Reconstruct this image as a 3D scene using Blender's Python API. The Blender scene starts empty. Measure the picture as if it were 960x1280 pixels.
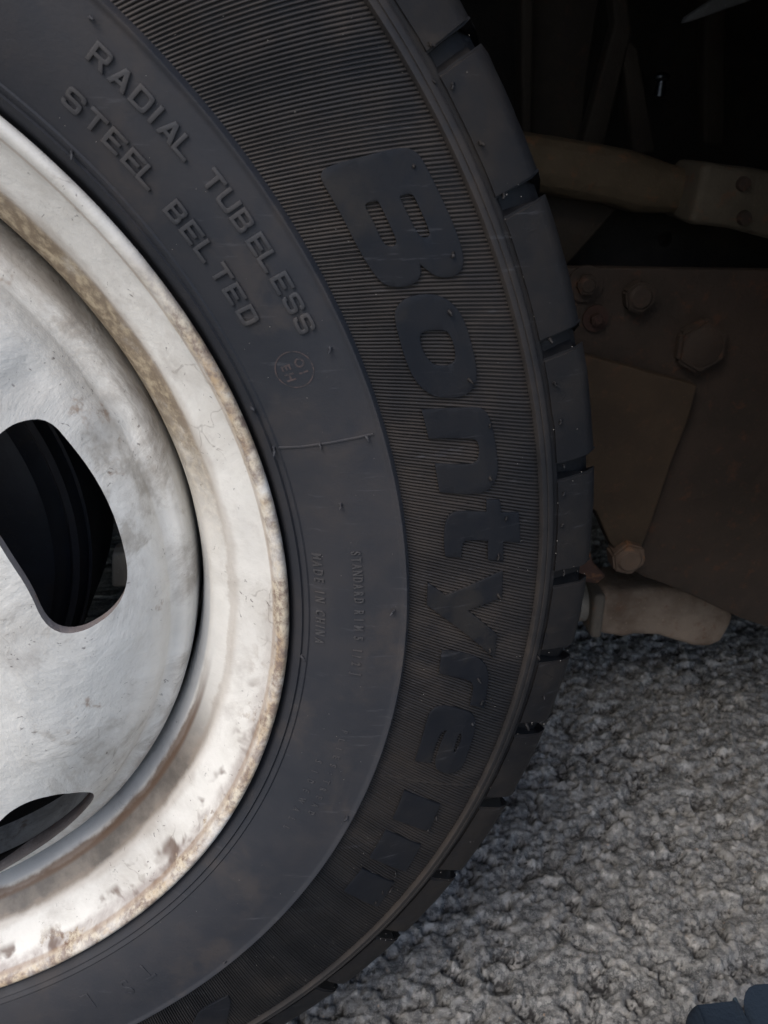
import bpy, bmesh, math, random
import numpy as np
from mathutils import Vector, Matrix, noise
R = math.radians
random.seed(7)
rng = np.random.default_rng(5)
S = bpy.context.scene
C = S.collection

# ---------------------------------------------------------------- camera, sky, sun, exposure
cd = bpy.data.cameras.new('camera'); cam = bpy.data.objects.new('camera', cd); C.objects.link(cam)
S.camera = cam
fw = Vector((0.09650821, 0.89145426, -0.44271376)); rt = Vector((0.99419097, -0.10763041, 0)); up = Vector((0.04764947, 0.44014202, 0.896663))
mw = Matrix((rt, up, -fw)).transposed().to_4x4(); mw.translation = Vector((0.19801, -0.24466, 0.14968))
cam.matrix_world = mw
cd.sensor_fit = 'VERTICAL'; cd.sensor_height = 24; cd.lens = 1067.82*24/1280
cd.clip_start = 0.01; cd.clip_end = 300
cd.dof.use_dof = True; cd.dof.focus_distance = 0.31; cd.dof.aperture_fstop = 20.0
S.render.resolution_x = 768; S.render.resolution_y = 1024
W = bpy.data.worlds.new('World'); S.world = W; W.use_nodes = True
nt = W.node_tree; bg = nt.nodes['Background']
sky = nt.nodes.new('ShaderNodeTexSky'); sky.sky_type = 'NISHITA'; sky.sun_disc = False
SUN_EL, SUN_AZ = R(50), R(222)           # azimuth measured clockwise from +Y
sky.sun_elevation = SUN_EL; sky.sun_rotation = SUN_AZ
sky.air_density = 1.0; sky.dust_density = 2.2; sky.ozone_density = 1.0
nt.links.new(sky.outputs[0], bg.inputs['Color']); bg.inputs['Strength'].default_value = 0.15
sl = bpy.data.lights.new('sun', 'SUN'); so = bpy.data.objects.new('sun', sl); C.objects.link(so)
sl.energy = 1.35; sl.angle = R(35); sl.color = (1.0, 0.94, 0.86)
sd = Vector((math.sin(SUN_AZ)*math.cos(SUN_EL), math.cos(SUN_AZ)*math.cos(SUN_EL), math.sin(SUN_EL)))
so.rotation_euler = (-sd).to_track_quat('-Z', 'Y').to_euler()
so.location = (-1, -2, 3)
S.view_settings.view_transform = 'Standard'; S.view_settings.look = 'None'
S.view_settings.exposure = 0.45; S.view_settings.gamma = 1; S.view_settings.use_curve_mapping = False

# ---------------------------------------------------------------- traced data (radius in m, clock angle in degrees from the top)
BIG = {
'B': [[(0.24441, 57.86), (0.24664, 57.65), (0.25671, 58.43), (0.26575, 59.15), (0.26809, 59.52), (0.26951, 60.02), (0.26971, 60.57), (0.26986, 61.6), (0.2699, 62.73), (0.26996, 63.92), (0.26991, 65.12), (0.26947, 66.17), (0.26854, 66.74), (0.2668, 67.11), (0.26392, 67.13), (0.26109, 66.83), (0.25911, 66.41), (0.25795, 65.87), (0.25699, 65.47, 1), (0.25664, 65.84), (0.25567, 66.2), (0.25368, 66.38), (0.25012, 66.25), (0.2467, 65.77), (0.24505, 65.24), (0.24421, 64.34), (0.24376, 63.31), (0.24361, 62.2), (0.24397, 60.09), (0.24392, 58.31)], [(0.25051, 60.78), (0.25136, 60.7), (0.25403, 60.94, 1), (0.25417, 61.16), (0.254, 62.17), (0.25393, 63.25), (0.25365, 63.62), (0.25281, 63.75), (0.25122, 63.61), (0.25025, 63.19), (0.25046, 62.28), (0.25052, 61.36)], [(0.25985, 61.4, 1), (0.26235, 61.56), (0.2632, 61.78), (0.26322, 62.22), (0.26316, 63.43), (0.26301, 64.2), (0.26205, 64.3), (0.26046, 64.13), (0.2598, 63.8), (0.25967, 62.77), (0.25962, 61.87)]] ,
'o': [[(0.2449, 67.7), (0.24567, 67.36), (0.24739, 67.07), (0.24997, 66.95), (0.25279, 67.07), (0.2557, 67.33), (0.25817, 67.66), (0.26013, 68.1), (0.26166, 68.63), (0.26273, 69.26), (0.26325, 70.04), (0.26333, 70.93), (0.26317, 71.8), (0.26298, 72.75), (0.26245, 73.53), (0.26141, 74.05), (0.25957, 74.41), (0.25695, 74.58), (0.25362, 74.45), (0.25018, 74.13), (0.24732, 73.64), (0.2454, 72.97), (0.24424, 72.3), (0.24361, 71.51), (0.24345, 70.45), (0.24377, 69.38), (0.2442, 68.4)], [(0.24974, 69.54), (0.25113, 69.42), (0.25359, 69.59), (0.25653, 69.89), (0.25755, 70.12), (0.25807, 70.69), (0.25807, 71.3), (0.25764, 71.86), (0.25673, 72.16), (0.25495, 72.21), (0.25244, 72.02), (0.25051, 71.68), (0.24954, 71.15), (0.24905, 70.56), (0.24921, 69.95)]] ,
'n': [[(0.24361, 74.45, 1), (0.25505, 75.28), (0.26016, 75.68), (0.26242, 76.08), (0.2635, 76.84), (0.26374, 77.91), (0.2638, 79.08), (0.26369, 80.25), (0.26289, 81.08), (0.26131, 81.56), (0.25892, 81.9), (0.25541, 81.9), (0.25033, 81.57), (0.2438, 80.94, 1), (0.24382, 78.67, 1), (0.2488, 79.09), (0.25368, 79.48), (0.25621, 79.57), (0.25769, 79.29), (0.25834, 78.64), (0.25827, 78.14), (0.25744, 77.82), (0.25508, 77.56), (0.24355, 76.66, 1)]] ,
't': [[(0.25867, 82.55, 1), (0.2631, 82.87, 1), (0.26352, 83.89, 1), (0.26954, 84.31, 1), (0.27008, 86.65, 1), (0.26386, 86.25, 1), (0.26394, 87.82, 1), (0.25836, 87.38, 1), (0.25848, 85.81, 1), (0.25348, 85.51), (0.25128, 85.38), (0.24991, 85.56), (0.2494, 86.03), (0.24924, 86.75, 1), (0.24383, 86.36, 1), (0.24359, 85.27), (0.24408, 83.95), (0.24531, 83.14), (0.24737, 82.86), (0.24975, 82.91), (0.25836, 83.52, 1)]] ,
'y': [[(0.23785, 88.5, 1), (0.24402, 89.85, 1), (0.26381, 88.6, 1), (0.26423, 90.86, 1), (0.25203, 91.52, 1), (0.26406, 94.15, 1), (0.26466, 96.34, 1), (0.23768, 90.57, 1)]] ,
'r': [[(0.24428, 94.99, 1), (0.24993, 95.26), (0.25525, 95.71), (0.25934, 96.23), (0.26208, 96.92), (0.26373, 97.82), (0.26463, 98.8), (0.26498, 100.02), (0.26557, 101.14, 1), (0.2594, 100.62, 1), (0.25925, 99.57), (0.25885, 98.84), (0.25756, 98.33), (0.25518, 98.04), (0.25021, 97.68), (0.24457, 97.19, 1)]] ,
'e': [[(0.24504, 106.49, 1), (0.24456, 103.99), (0.24432, 101.74), (0.2449, 101.01), (0.24716, 100.61), (0.25121, 100.67), (0.25608, 101.04), (0.26012, 101.38), (0.26264, 101.88), (0.26412, 102.63), (0.26506, 103.97), (0.26535, 105.43), (0.26564, 106.8), (0.26492, 107.54), (0.26194, 107.85), (0.25831, 107.75), (0.2554, 107.44), (0.25365, 106.93), (0.25278, 106.03), (0.25259, 104.9), (0.25296, 103.78), (0.2532, 103.16, 1), (0.2518, 103.22), (0.25081, 103.89), (0.25083, 105.14), (0.25147, 106.68, 1)], [(0.25933, 103.51), (0.26026, 103.95), (0.26038, 104.93), (0.25971, 105.6), (0.25885, 105.41), (0.25855, 104.54), (0.2584, 103.69)]] ,
's1': [[(0.24588, 109.89, 1), (0.2639, 111.38, 1), (0.2659, 114.56, 1), (0.24704, 113.26, 1)]] ,
's2': [[(0.24688, 114.67, 1), (0.26622, 116.25, 1), (0.26797, 119.58, 1), (0.24745, 118.22, 1)]] ,
's3': [[(0.24766, 119.72, 1), (0.26642, 121.06, 1), (0.26828, 124.39, 1), (0.2474, 122.88, 1)]] ,
'q': [[(0.24738, 140.32, 1), (0.2519, 140.91), (0.26154, 143.42), (0.28148, 148.25, 1), (0.26735, 150.98, 1), (0.24995, 145.31), (0.24526, 143.52)]] ,
}
POS_RADIAL = [(0.22174, 44.88), (0.22086, 46.49), (0.22143, 48.09), (0.22149, 49.24), (0.22061, 50.44), (0.22033, 51.77)]
POS_TUBELESS = [(0.22253, 54.36), (0.22173, 55.87), (0.22178, 57.37), (0.22118, 59.2), (0.22048, 60.52), (0.22155, 62.19), (0.22138, 63.78), (0.2211, 65.39)]
POS_BELTED = [(0.20842, 54.4), (0.20869, 56.1), (0.20795, 57.71), (0.20892, 59.59), (0.20853, 61.3), (0.20848, 63.15)]
POS_STEEL = [(0.20859, 45.12), (0.20979, 46.85), (0.20857, 48.5), (0.20899, 50.21), (0.2079, 51.58)]
POS_STANDARDRIM512J = [(0.21594, 84.99), (0.21571, 85.64), (0.2155, 86.28), (0.21533, 86.94), (0.21518, 87.6), (0.21505, 88.26), (0.21495, 89.02), (0.21489, 89.69), (0.21485, 90.89), (0.21487, 91.67), (0.21495, 92.53), (0.2151, 93.58), (0.2154, 94.91), (0.21558, 95.54), (0.21585, 96.34), (0.21628, 97.42)]
POS_MADEINCHINA = [(0.20297, 85.48), (0.20267, 86.28), (0.20238, 87.18), (0.20217, 87.99), (0.20293, 89.29), (0.20282, 90.11), (0.20298, 91.56), (0.20299, 92.39), (0.20303, 93.08), (0.20309, 93.78), (0.20323, 94.72)]
POS_spew = [(0.22618, 43.24), (0.19819, 46.82), (0.2669, 60.43), (0.26681, 65.88), (0.25992, 68.91), (0.25951, 73.59), (0.26306, 77.2), (0.26054, 80.94), (0.2653, 84.35), (0.26225, 87.18), (0.26264, 90.57), (0.26224, 95.39), (0.25982, 98.07), (0.26421, 100.41), (0.26271, 102.59), (0.28159, 57.22), (0.28576, 55.86), (0.28629, 58.13), (0.28586, 61.37), (0.28666, 64.47), (0.22507, 67.75), (0.212, 74.75), (0.22589, 74.97), (0.19806, 74.56), (0.19619, 70.57), (0.21328, 80.3), (0.22651, 90.57), (0.19736, 97.12), (0.28738, 73.43), (0.28613, 76.18), (0.28685, 78.78), (0.28672, 81.98), (0.28643, 83.89), (0.28597, 86.27), (0.28779, 89.96), (0.28313, 97.04), (0.22871, 113.57), (0.26532, 112.86), (0.26512, 114.38), (0.26389, 119.82), (0.26748, 121.72), (0.26522, 123.61), (0.26404, 122.18), (0.28733, 103.43), (0.29069, 100.82), (0.2292, 135.91)]
HOLE = [(0.12884, 61.41), (0.13451, 61.59), (0.14004, 63.43), (0.14094, 67.79), (0.14211, 75.1), (0.14179, 83.28), (0.1408, 87.92), (0.13628, 91.17), (0.12784, 92.84), (0.12096, 92.67), (0.11595, 89.92), (0.11469, 83.87), (0.11291, 78.45), (0.11248, 74.73)]

GZ = -0.3

# ---------------------------------------------------------------- helpers
def link(name, me, mat=None, parent=None, loc=None):
    o = bpy.data.objects.new(name, me); C.objects.link(o)
    if mat is not None and not me.materials: me.materials.append(mat)
    if parent: o.parent = parent
    if loc: o.location = loc
    return o
def empty(name, loc=(0, 0, 0)):
    o = bpy.data.objects.new(name, None); C.objects.link(o); o.location = loc; o.empty_display_size = .05
    return o
def tag(o, label=None, cat=None, group=None, kind=None):
    if label: o['label'] = label
    if cat: o['category'] = cat
    if group: o['group'] = group
    if kind: o['kind'] = kind
    return o
def finish(me, angle=35):
    for p in me.polygons: p.use_smooth = True
    me.set_sharp_from_angle(angle=R(angle)); me.update(); return me
def from_np(name, v, f, angle=35):
    me = bpy.data.meshes.new(name); me.from_pydata([tuple(a) for a in v], [], [tuple(a) for a in f]); me.validate()
    return finish(me, angle)
def bm_mesh(bm, name, angle=35):
    bmesh.ops.recalc_face_normals(bm, faces=bm.faces)
    me = bpy.data.meshes.new(name); bm.to_mesh(me); bm.free(); return finish(me, angle)
def pol(r, th, y): return (r*math.sin(th), y, r*math.cos(th))
def revolve(name, prof, segs=360, closed=True, angle=35, clamp=False, wob=None):
    n = len(prof); v = []; f = []
    for i in range(segs):
        t = 2*math.pi*i/segs
        for (r, y) in prof:
            x, yy, z = pol(r, t, y)
            if clamp: z = max(z, GZ+.0012)
            v.append((x, yy, z))
    m = n if closed else n-1
    for i in range(segs):
        a = i*n; b = ((i+1) % segs)*n
        for j in range(m):
            k = (j+1) % n
            f.append((a+j, a+k, b+k, b+j))
    me = from_np(name, v, f, angle)
    bm = bmesh.new(); bm.from_mesh(me); bmesh.ops.recalc_face_normals(bm, faces=bm.faces); bm.to_mesh(me); bm.free()
    return finish(me, angle)
def interp(prof, r):
    return float(np.interp(r, [a[0] for a in prof], [a[1] for a in prof]))
def chaikin(loop, it=2):
    L = [(p[0], p[1], len(p) > 2 and p[2] == 1) for p in loop]
    for _ in range(it):
        o = []; n = len(L)
        for i in range(n):
            a = L[i]; p = L[i-1]; b = L[(i+1) % n]
            if a[2]: o.append(a)
            else:
                o.append((a[0]*.75+p[0]*.25, a[1]*.75+p[1]*.25, False))
                o.append((a[0]*.75+b[0]*.25, a[1]*.75+b[1]*.25, False))
        L = o
    return [(a[0], a[1]) for a in L]

# ---- flat outline -> solid laid on the sidewall
TYRE = [(.178,.012),(.1895,.0085),(.1925,.0045),(.1940,.0010),(.1950,-.0003),(.1962,-.0012),(.1968,-.0022),(.1974,-.0016),(.1984,-.0026),(.1990,-.0031),(.1996,-.0028),(.206,-.0065),(.215,-.0092),(.223,-.0104),(.2285,-.0107),
        (.2296,-.0110),(.2300,-.0116),(.2307,-.0117),(.2313,-.0108),(.2320,-.0082),(.2326,-.0080),(.245,-.0070),(.26,-.0040),(.27,-.0008),(.2774,.0022)]
BASE = [(.19,.008),(.1950,-.0003),(.206,-.0065),(.215,-.0092),(.223,-.0104),(.2285,-.0107),(.2320,-.0082),(.245,-.0070),(.26,-.0040),(.27,-.0008),(.2775,.0022),(.2835,.0032),(.29,.0045),(.2955,.0065),(.2985,.0105)]
RIBH = .0008
R0 = .25
def curve_to_mesh(cu):
    o = bpy.data.objects.new('tmp', cu); C.objects.link(o)
    dg = bpy.context.evaluated_depsgraph_get()
    me = bpy.data.meshes.new_from_object(o.evaluated_get(dg)); bpy.data.objects.remove(o); bpy.data.curves.remove(cu)
    return me
def wrap(me, name, fn, step, bounds):
    """bisect a flat solid (u, v, w) on a grid, then map each vertex through fn"""
    bm = bmesh.new(); bm.from_mesh(me); bpy.data.meshes.remove(me)
    bmesh.ops.remove_doubles(bm, verts=bm.verts, dist=1e-6)
    u0, u1, v0, v1 = bounds
    for ax, a, b in ((0, u0, u1), (1, v0, v1)):
        k = max(1, int((b-a)/step))
        for i in range(1, k):
            co = [0, 0, 0]; co[ax] = a+(b-a)*i/k; no = [0, 0, 0]; no[ax] = 1
            bmesh.ops.bisect_plane(bm, geom=bm.verts[:]+bm.edges[:]+bm.faces[:], dist=1e-7, plane_co=co, plane_no=no)
    for v in bm.verts: v.co = fn(*v.co)
    return bm_mesh(bm, name, 40)
def outline_solid(name, loops, fn, h, bev, step=.003, it=2):
    cu = bpy.data.curves.new('tmp', 'CURVE'); cu.dimensions = '2D'; cu.fill_mode = 'BOTH'
    P = []
    for lp in loops:
        q = chaikin(lp, it); s = cu.splines.new('POLY'); s.points.add(len(q)-1)
        for i, (a, b) in enumerate(q): s.points[i].co = (a, b, 0, 1); P.append((a, b))
        s.use_cyclic_u = True
    cu.extrude = h/2-bev; cu.bevel_depth = bev; cu.bevel_resolution = 1; cu.offset = -bev
    me = curve_to_mesh(cu)
    A = np.array(P)
    return wrap(me, name, fn, step, (A[:, 0].min(), A[:, 0].max(), A[:, 1].min(), A[:, 1].max()))
def on_tyre(top):                        # top = height of the solid's mid-plane above BASE
    def f(u, v, w): return pol(v, u/R0, interp(BASE, v)-top-w)
    return f

# ---------------------------------------------------------------- materials
class NB:
    def __init__(s, name, rough=.5, spec=.5, metallic=0):
        s.m = bpy.data.materials.new(name); s.m.use_nodes = True; s.t = s.m.node_tree; s.b = s.t.nodes['Principled BSDF']
        s.b.inputs['Roughness'].default_value = rough; s.b.inputs['Specular IOR Level'].default_value = spec; s.b.inputs['Metallic'].default_value = metallic
        s.tc = s.t.nodes.new('ShaderNodeTexCoord').outputs['Object']
        s.h = []
    def n(s, k, **kw):
        x = s.t.nodes.new(k)
        for a, b in kw.items(): setattr(x, a, b)
        return x
    def l(s, a, b): s.t.links.new(a, b)
    def noise(s, scale, det=5, rough=.55, vec=None, dist=0):
        x = s.n('ShaderNodeTexNoise'); x.inputs['Scale'].default_value = scale; x.inputs['Detail'].default_value = det
        x.inputs['Roughness'].default_value = rough; x.inputs['Distortion'].default_value = dist; s.l(vec or s.tc, x.inputs['Vector']); return x.outputs['Fac']
    def vor(s, scale, feat='F1', vec=None, out='Distance'):
        x = s.n('ShaderNodeTexVoronoi'); x.feature = feat; x.inputs['Scale'].default_value = scale; s.l(vec or s.tc, x.inputs['Vector']); return x.outputs[out]
    def ramp(s, fac, stops):
        x = s.n('ShaderNodeValToRGB'); e = x.color_ramp.elements
        while len(e) < len(stops): e.new(.5)
        for i, (p, c) in enumerate(stops):
            e[i].position = p; e[i].color = (c, c, c, 1) if not hasattr(c, '__len__') else (*c, 1)
        s.l(fac, x.inputs[0]); return x.outputs[0]
    def mix(s, fac, a, b):
        x = s.n('ShaderNodeMix', data_type='RGBA')
        for sock, val in ((x.inputs[0], fac), (x.inputs[6], a), (x.inputs[7], b)):
            if isinstance(val, (int, float)): sock.default_value = val
            elif isinstance(val, tuple): sock.default_value = (*val, 1)
            else: s.l(val, sock)
        return x.outputs[2]
    def math(s, op, a, b=0, c=0):
        x = s.n('ShaderNodeMath', operation=op)
        for i, v in enumerate((a, b, c)):
            if isinstance(v, (int, float)): x.inputs[i].default_value = v
            else: s.l(v, x.inputs[i])
        return x.outputs[0]
    def rng(s, v, a, b, c=0, d=1, smooth=True):
        x = s.n('ShaderNodeMapRange', interpolation_type='SMOOTHSTEP' if smooth else 'LINEAR')
        s.l(v, x.inputs[0])
        for i, q in enumerate((a, b, c, d)): x.inputs[i+1].default_value = q
        return x.outputs[0]
    def radius(s):
        x = s.n('ShaderNodeSeparateXYZ'); s.l(s.tc, x.inputs[0])
        s.X, s.Y, s.Z = x.outputs
        return s.math('SQRT', s.math('ADD', s.math('MULTIPLY', s.X, s.X), s.math('MULTIPLY', s.Z, s.Z)))
    def color(s, c):
        if isinstance(c, tuple): s.b.inputs['Base Color'].default_value = (*c, 1)
        else: s.l(c, s.b.inputs['Base Color'])
    def rough(s, c): s.l(c, s.b.inputs['Roughness'])
    def bump(s, h, dist, strength=1):
        x = s.n('ShaderNodeBump'); x.inputs['Strength'].default_value = strength; x.inputs['Distance'].default_value = dist
        s.l(h, x.inputs['Height'])
        if s.h: s.l(s.h[-1], x.inputs['Normal'])
        s.h.append(x.outputs[0]); s.l(x.outputs[0], s.b.inputs['Normal'])

def rubber(name, base, dusty, dustamt, r0=.50, r1=.68, spec=.3):
    k = NB(name, .6, spec)
    rad = k.radius()
    n1 = k.noise(14, 6, .6); n2 = k.noise(90, 5, .6); n3 = k.noise(900, 3, .6)
    c = k.mix(k.ramp(n1, [(.3, 0), (.7, 1)]), base, tuple(v*1.35 for v in base))
    dm = k.math('MULTIPLY', k.ramp(n2, [(.30, 0), (.75, 1)]), k.rng(n1, .35, .62))
    dm = k.math('MULTIPLY', dm, dustamt)
    dm = k.math('ADD', dm, k.math('MULTIPLY', k.rng(n1, .25, .7), dustamt*.55))
    c = k.mix(dm, c, dusty)
    st_ = k.math('MULTIPLY', k.rng(k.noise(22, 5, .65, dist=.5), .52, .66), k.rng(n2, .35, .6))
    c = k.mix(k.math('MULTIPLY', st_, .45), c, tuple(v*1.15 for v in dusty))
    # faint scuffs
    sc = k.n('ShaderNodeMapping'); sc.inputs['Scale'].default_value = (30, 30, 260); sc.inputs['Rotation'].default_value = (0, R(38), 0); k.l(k.tc, sc.inputs[0])
    scr = k.ramp(k.noise(1.6, 4, .7, vec=sc.outputs[0]), [(.62, 0), (.74, .28)])
    c = k.mix(scr, c, (.11, .11, .12))
    k.color(c)
    k.rough(k.rng(n2, .3, .7, r0, r1))
    k.bump(n3, .00012, .5); k.bump(n2, .0003, .5)
    return k.m
M_side = rubber('rubber_sidewall', (.020, .0225, .0285), (.050, .042, .038), .36)
M_small = rubber('rubber_small_lettering', (.034, .036, .041), (.065, .055, .049), .45)
M_rib = rubber('rubber_ribbed', (.0145, .0145, .016), (.046, .037, .031), .66, .5, .7)
M_let = rubber('rubber_lettering', (.0060, .0078, .0118), (.030, .026, .022), .30, .50, .64, spec=.2)
M_tread = rubber('rubber_tread', (.0055, .0064, .0085), (.034, .027, .021), .45, .5, .7, spec=.2)

def steel_paint(name, disc):
    k = NB(name, .42, .5)
    rad = k.radius()
    n1 = k.noise(11, 6, .65); n2 = k.noise(60, 6, .65); n3 = k.noise(260, 5, .7); n4 = k.noise(28, 7, .72, dist=.6)
    white = k.mix(k.rng(n1, .35, .65), (.62, .60, .56), (.77, .75, .70))
    if disc: white = k.mix(k.rng(n1, .35, .65), (.62, .605, .565), (.79, .77, .72))
    # grime film
    c = k.mix(k.math('MULTIPLY', k.ramp(n4, [(.48, 0), (.70, 1)]), .38), white, (.30, .265, .22))
    c = k.mix(k.math('MULTIPLY', k.ramp(n2, [(.56, 0), (.72, 1)]), .30), c, (.24, .20, .17))
    # chips
    chips = k.math('MULTIPLY', k.ramp(k.noise(330, 3, .6, dist=1.5), [(.66, 0), (.70, 1)]), k.rng(n4, .46, .56))
    c = k.mix(k.math('MULTIPLY', chips, .75), c, (.09, .075, .07))
    wp = k.n('ShaderNodeVectorMath', operation='ADD'); nn = k.n('ShaderNodeTexNoise'); nn.inputs['Scale'].default_value = 60; k.l(k.tc, nn.inputs['Vector'])
    sc_ = k.n('ShaderNodeVectorMath', operation='SCALE'); sc_.inputs['Scale'].default_value = .02; k.l(nn.outputs['Color'], sc_.inputs[0]); k.l(k.tc, wp.inputs[0]); k.l(sc_.outputs[0], wp.inputs[1])
    cr = k.math('MULTIPLY', k.rng(k.vor(55, 'DISTANCE_TO_EDGE', vec=wp.outputs[0]), .022, .006), k.rng(n4, .54, .64))
    c = k.mix(k.math('MULTIPLY', cr, .28 if disc else .4), c, (.20, .17, .145))
    rust = k.mix(k.rng(n3, .38, .62), (.13, .065, .035), k.mix(k.rng(n2, .4, .6), (.42, .28, .14), (.58, .50, .37)))
    jit = k.math('MULTIPLY', k.math('SUBTRACT', n2, .5), .006)
    rj = k.math('ADD', rad, jit)
    if not disc:
        lip = k.math('MULTIPLY', k.rng(rj, .1869, .1888), k.rng(n4, .28, .54, 0, .95))
        lip = k.math('MULTIPLY', lip, k.rng(k.math('ADD', k.Z, k.math('MULTIPLY', k.X, -.6)), .03, -.02))
        # rusty stains breaking out near the lip, strongest on the lower half
        low = k.rng(k.Z, .02, -.10)
        stain = k.math('MULTIPLY', k.rng(n2, .57, .63), k.math('MULTIPLY', k.rng(rj, .1795, .1870), low))
        seatm = k.math('MULTIPLY', k.rng(k.math('ADD', rad, k.math('MULTIPLY', k.math('SUBTRACT', n4, .5), .004)), .1742, .1722), k.rng(rad, .1590, .1600))
        topm = k.math('MULTIPLY', k.rng(k.Z, -.005, .065), k.rng(n2, .20, .50))
        c = k.mix(k.math('MULTIPLY', k.math('MULTIPLY', seatm, topm), .93), c, k.mix(k.rng(n3, .42, .66), (.17, .12, .07), (.40, .32, .21)))
        lowm = k.math('MULTIPLY', k.rng(k.Z, -.035, -.085), k.rng(k.math('ADD', rad, k.math('MULTIPLY', k.math('SUBTRACT', n4, .5), .004)), .1655, .1664))
        c = k.mix(k.math('MULTIPLY', k.math('MULTIPLY', seatm, lowm), .94), c, k.mix(k.rng(n2, .35, .65), (.085, .070, .058), (.20, .17, .14)))
        edge = k.math('MULTIPLY', k.rng(k.math('ADD', rad, k.math('MULTIPLY', k.math('SUBTRACT', n2, .5), .0035)), .1640, .1652), k.rng(rad, .1680, .1668))
        c = k.mix(k.math('MULTIPLY', k.math('MULTIPLY', edge, k.rng(k.Z, -.03, -.07)), .85), c, (.13, .075, .045))
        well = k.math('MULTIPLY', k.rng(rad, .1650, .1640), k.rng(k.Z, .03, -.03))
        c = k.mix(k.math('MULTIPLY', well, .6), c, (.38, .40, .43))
        fl = k.math('MULTIPLY', k.rng(rj, .1765, .1740), k.rng(rj, .1712, .1726))
        c = k.mix(k.math('MULTIPLY', fl, .35), c, (.30, .24, .19))
        # purplish grime and spots just inside the lip on the lower half
        grime = k.math('MULTIPLY', k.math('MULTIPLY', k.rng(rj, .1832, .1862), k.rng(rad, .1886, .1872)), k.math('MULTIPLY', low, k.rng(n4, .30, .55)))
        c = k.mix(k.math('MULTIPLY', grime, .62), c, (.24, .19, .175))
        spots = k.math('MULTIPLY', k.math('MULTIPLY', k.rng(k.noise(75, 3, .5, dist=.4), .53, .64), k.rng(rad, .1795, .1825)), k.math('MULTIPLY', low, k.rng(rad, .1885, .1870)))
        c = k.mix(k.math('MULTIPLY', spots, .85), c, (.11, .065, .045))
        ln_ = k.math('MULTIPLY', k.rng(rad, .1868, .1873), k.rng(rad, .1884, .1877))
        c = k.mix(k.math('MULTIPLY', ln_, .45), c, (.30, .19, .11))
        c = k.mix(k.math('MULTIPLY', k.math('MAXIMUM', lip, stain), .85), c, rust)
        c = k.mix(k.rng(k.Y, .035, .046), c, (.028, .026, .026))  # deep barrel painted near black, standing in for shade inside the wheel
    else:
        rs = k.math('MULTIPLY', k.rng(k.noise(34, 5, .7), .62, .70), k.rng(n3, .40, .60))
        c = k.mix(k.math('MULTIPLY', rs, .7), c, (.27, .16, .09))
        pat = k.math('MULTIPLY', k.rng(k.noise(16, 6, .7, dist=.8), .55, .63), k.rng(n2, .40, .60))
        c = k.mix(k.math('MULTIPLY', pat, .55), c, (.27, .23, .18))
        rimd = k.math('MULTIPLY', k.rng(rj, .150, .158), k.rng(n4, .42, .60))
        c = k.mix(k.math('MULTIPLY', rimd, .55), c, (.30, .26, .22))
    sm = k.n('ShaderNodeMapping'); sm.inputs['Scale'].default_value = (20, 60, 330); sm.inputs['Rotation'].default_value = (0, R(-25), 0); k.l(k.tc, sm.inputs[0])
    c = k.mix(k.ramp(k.noise(1.2, 4, .7, vec=sm.outputs[0]), [(.68, 0), (.76, .35)]), c, (.33, .33, .34))
    k.color(c)
    k.rough(k.rng(n2, .3, .7, .34, .62))
    k.bump(n1, .0030 if disc else .0014, .6); k.bump(n4, .0016 if disc else .0008, .7); k.bump(n2, .0006, .6); k.bump(n3, .00022, .7)
    return k.m
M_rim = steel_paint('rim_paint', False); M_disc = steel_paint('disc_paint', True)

def dirty_metal(name, a, b, rustc=(.16, .075, .035), scale=18, rough=.8, bd=.0015):
    k = NB(name, rough, .3)
    n1 = k.noise(scale, 6, .65); n2 = k.noise(scale*6, 5, .7); n3 = k.noise(scale*22, 4, .7)
    c = k.mix(k.rng(n1, .35, .65), a, b)
    c = k.mix(k.math('MULTIPLY', k.rng(n2, .55, .68), .6), c, rustc)
    c = k.mix(k.math('MULTIPLY', k.rng(n3, .60, .72), .4), c, tuple(v*1.8 for v in b))
    k.color(c); k.bump(n2, bd, .6); k.bump(n3, bd*.3, .7)
    return k.m
M_beam = dirty_metal('mud_caked_beam', (.032, .023, .012), (.055, .040, .023), (.10, .045, .02))
M_block = dirty_metal('mud_caked_clamp', (.042, .034, .023), (.066, .055, .039), (.09, .04, .02))
M_plate = dirty_metal('rusty_plate', (.019, .0135, .010), (.030, .020, .0145), (.06, .026, .014))
M_plate2 = dirty_metal('brown_plate', (.027, .018, .011), (.040, .026, .015), (.06, .03, .016))
M_arm = dirty_metal('dusty_arm', (.085, .056, .038), (.17, .13, .10), (.11, .055, .032))
M_dark = dirty_metal('black_underbody_and_disc_shade', (.018, .016, .015), (.030, .026, .022), (.04, .025, .018))
M_drum = dirty_metal('brake_drum_iron', (.018, .019, .024), (.028, .030, .038), (.035, .03, .03), rough=.5, bd=.0004)
M_strut = dirty_metal('dark_bracket', (.018, .0135, .010), (.026, .020, .014), (.04, .022, .013))
M_steel = NB('shiny_steel', .38, .5, 1.0); M_steel.color((.10, .11, .125)); M_steel = M_steel.m
M_body = NB('body_paint', .35, .5); M_body.color((.10, .11, .13)); M_body = M_body.m

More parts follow.
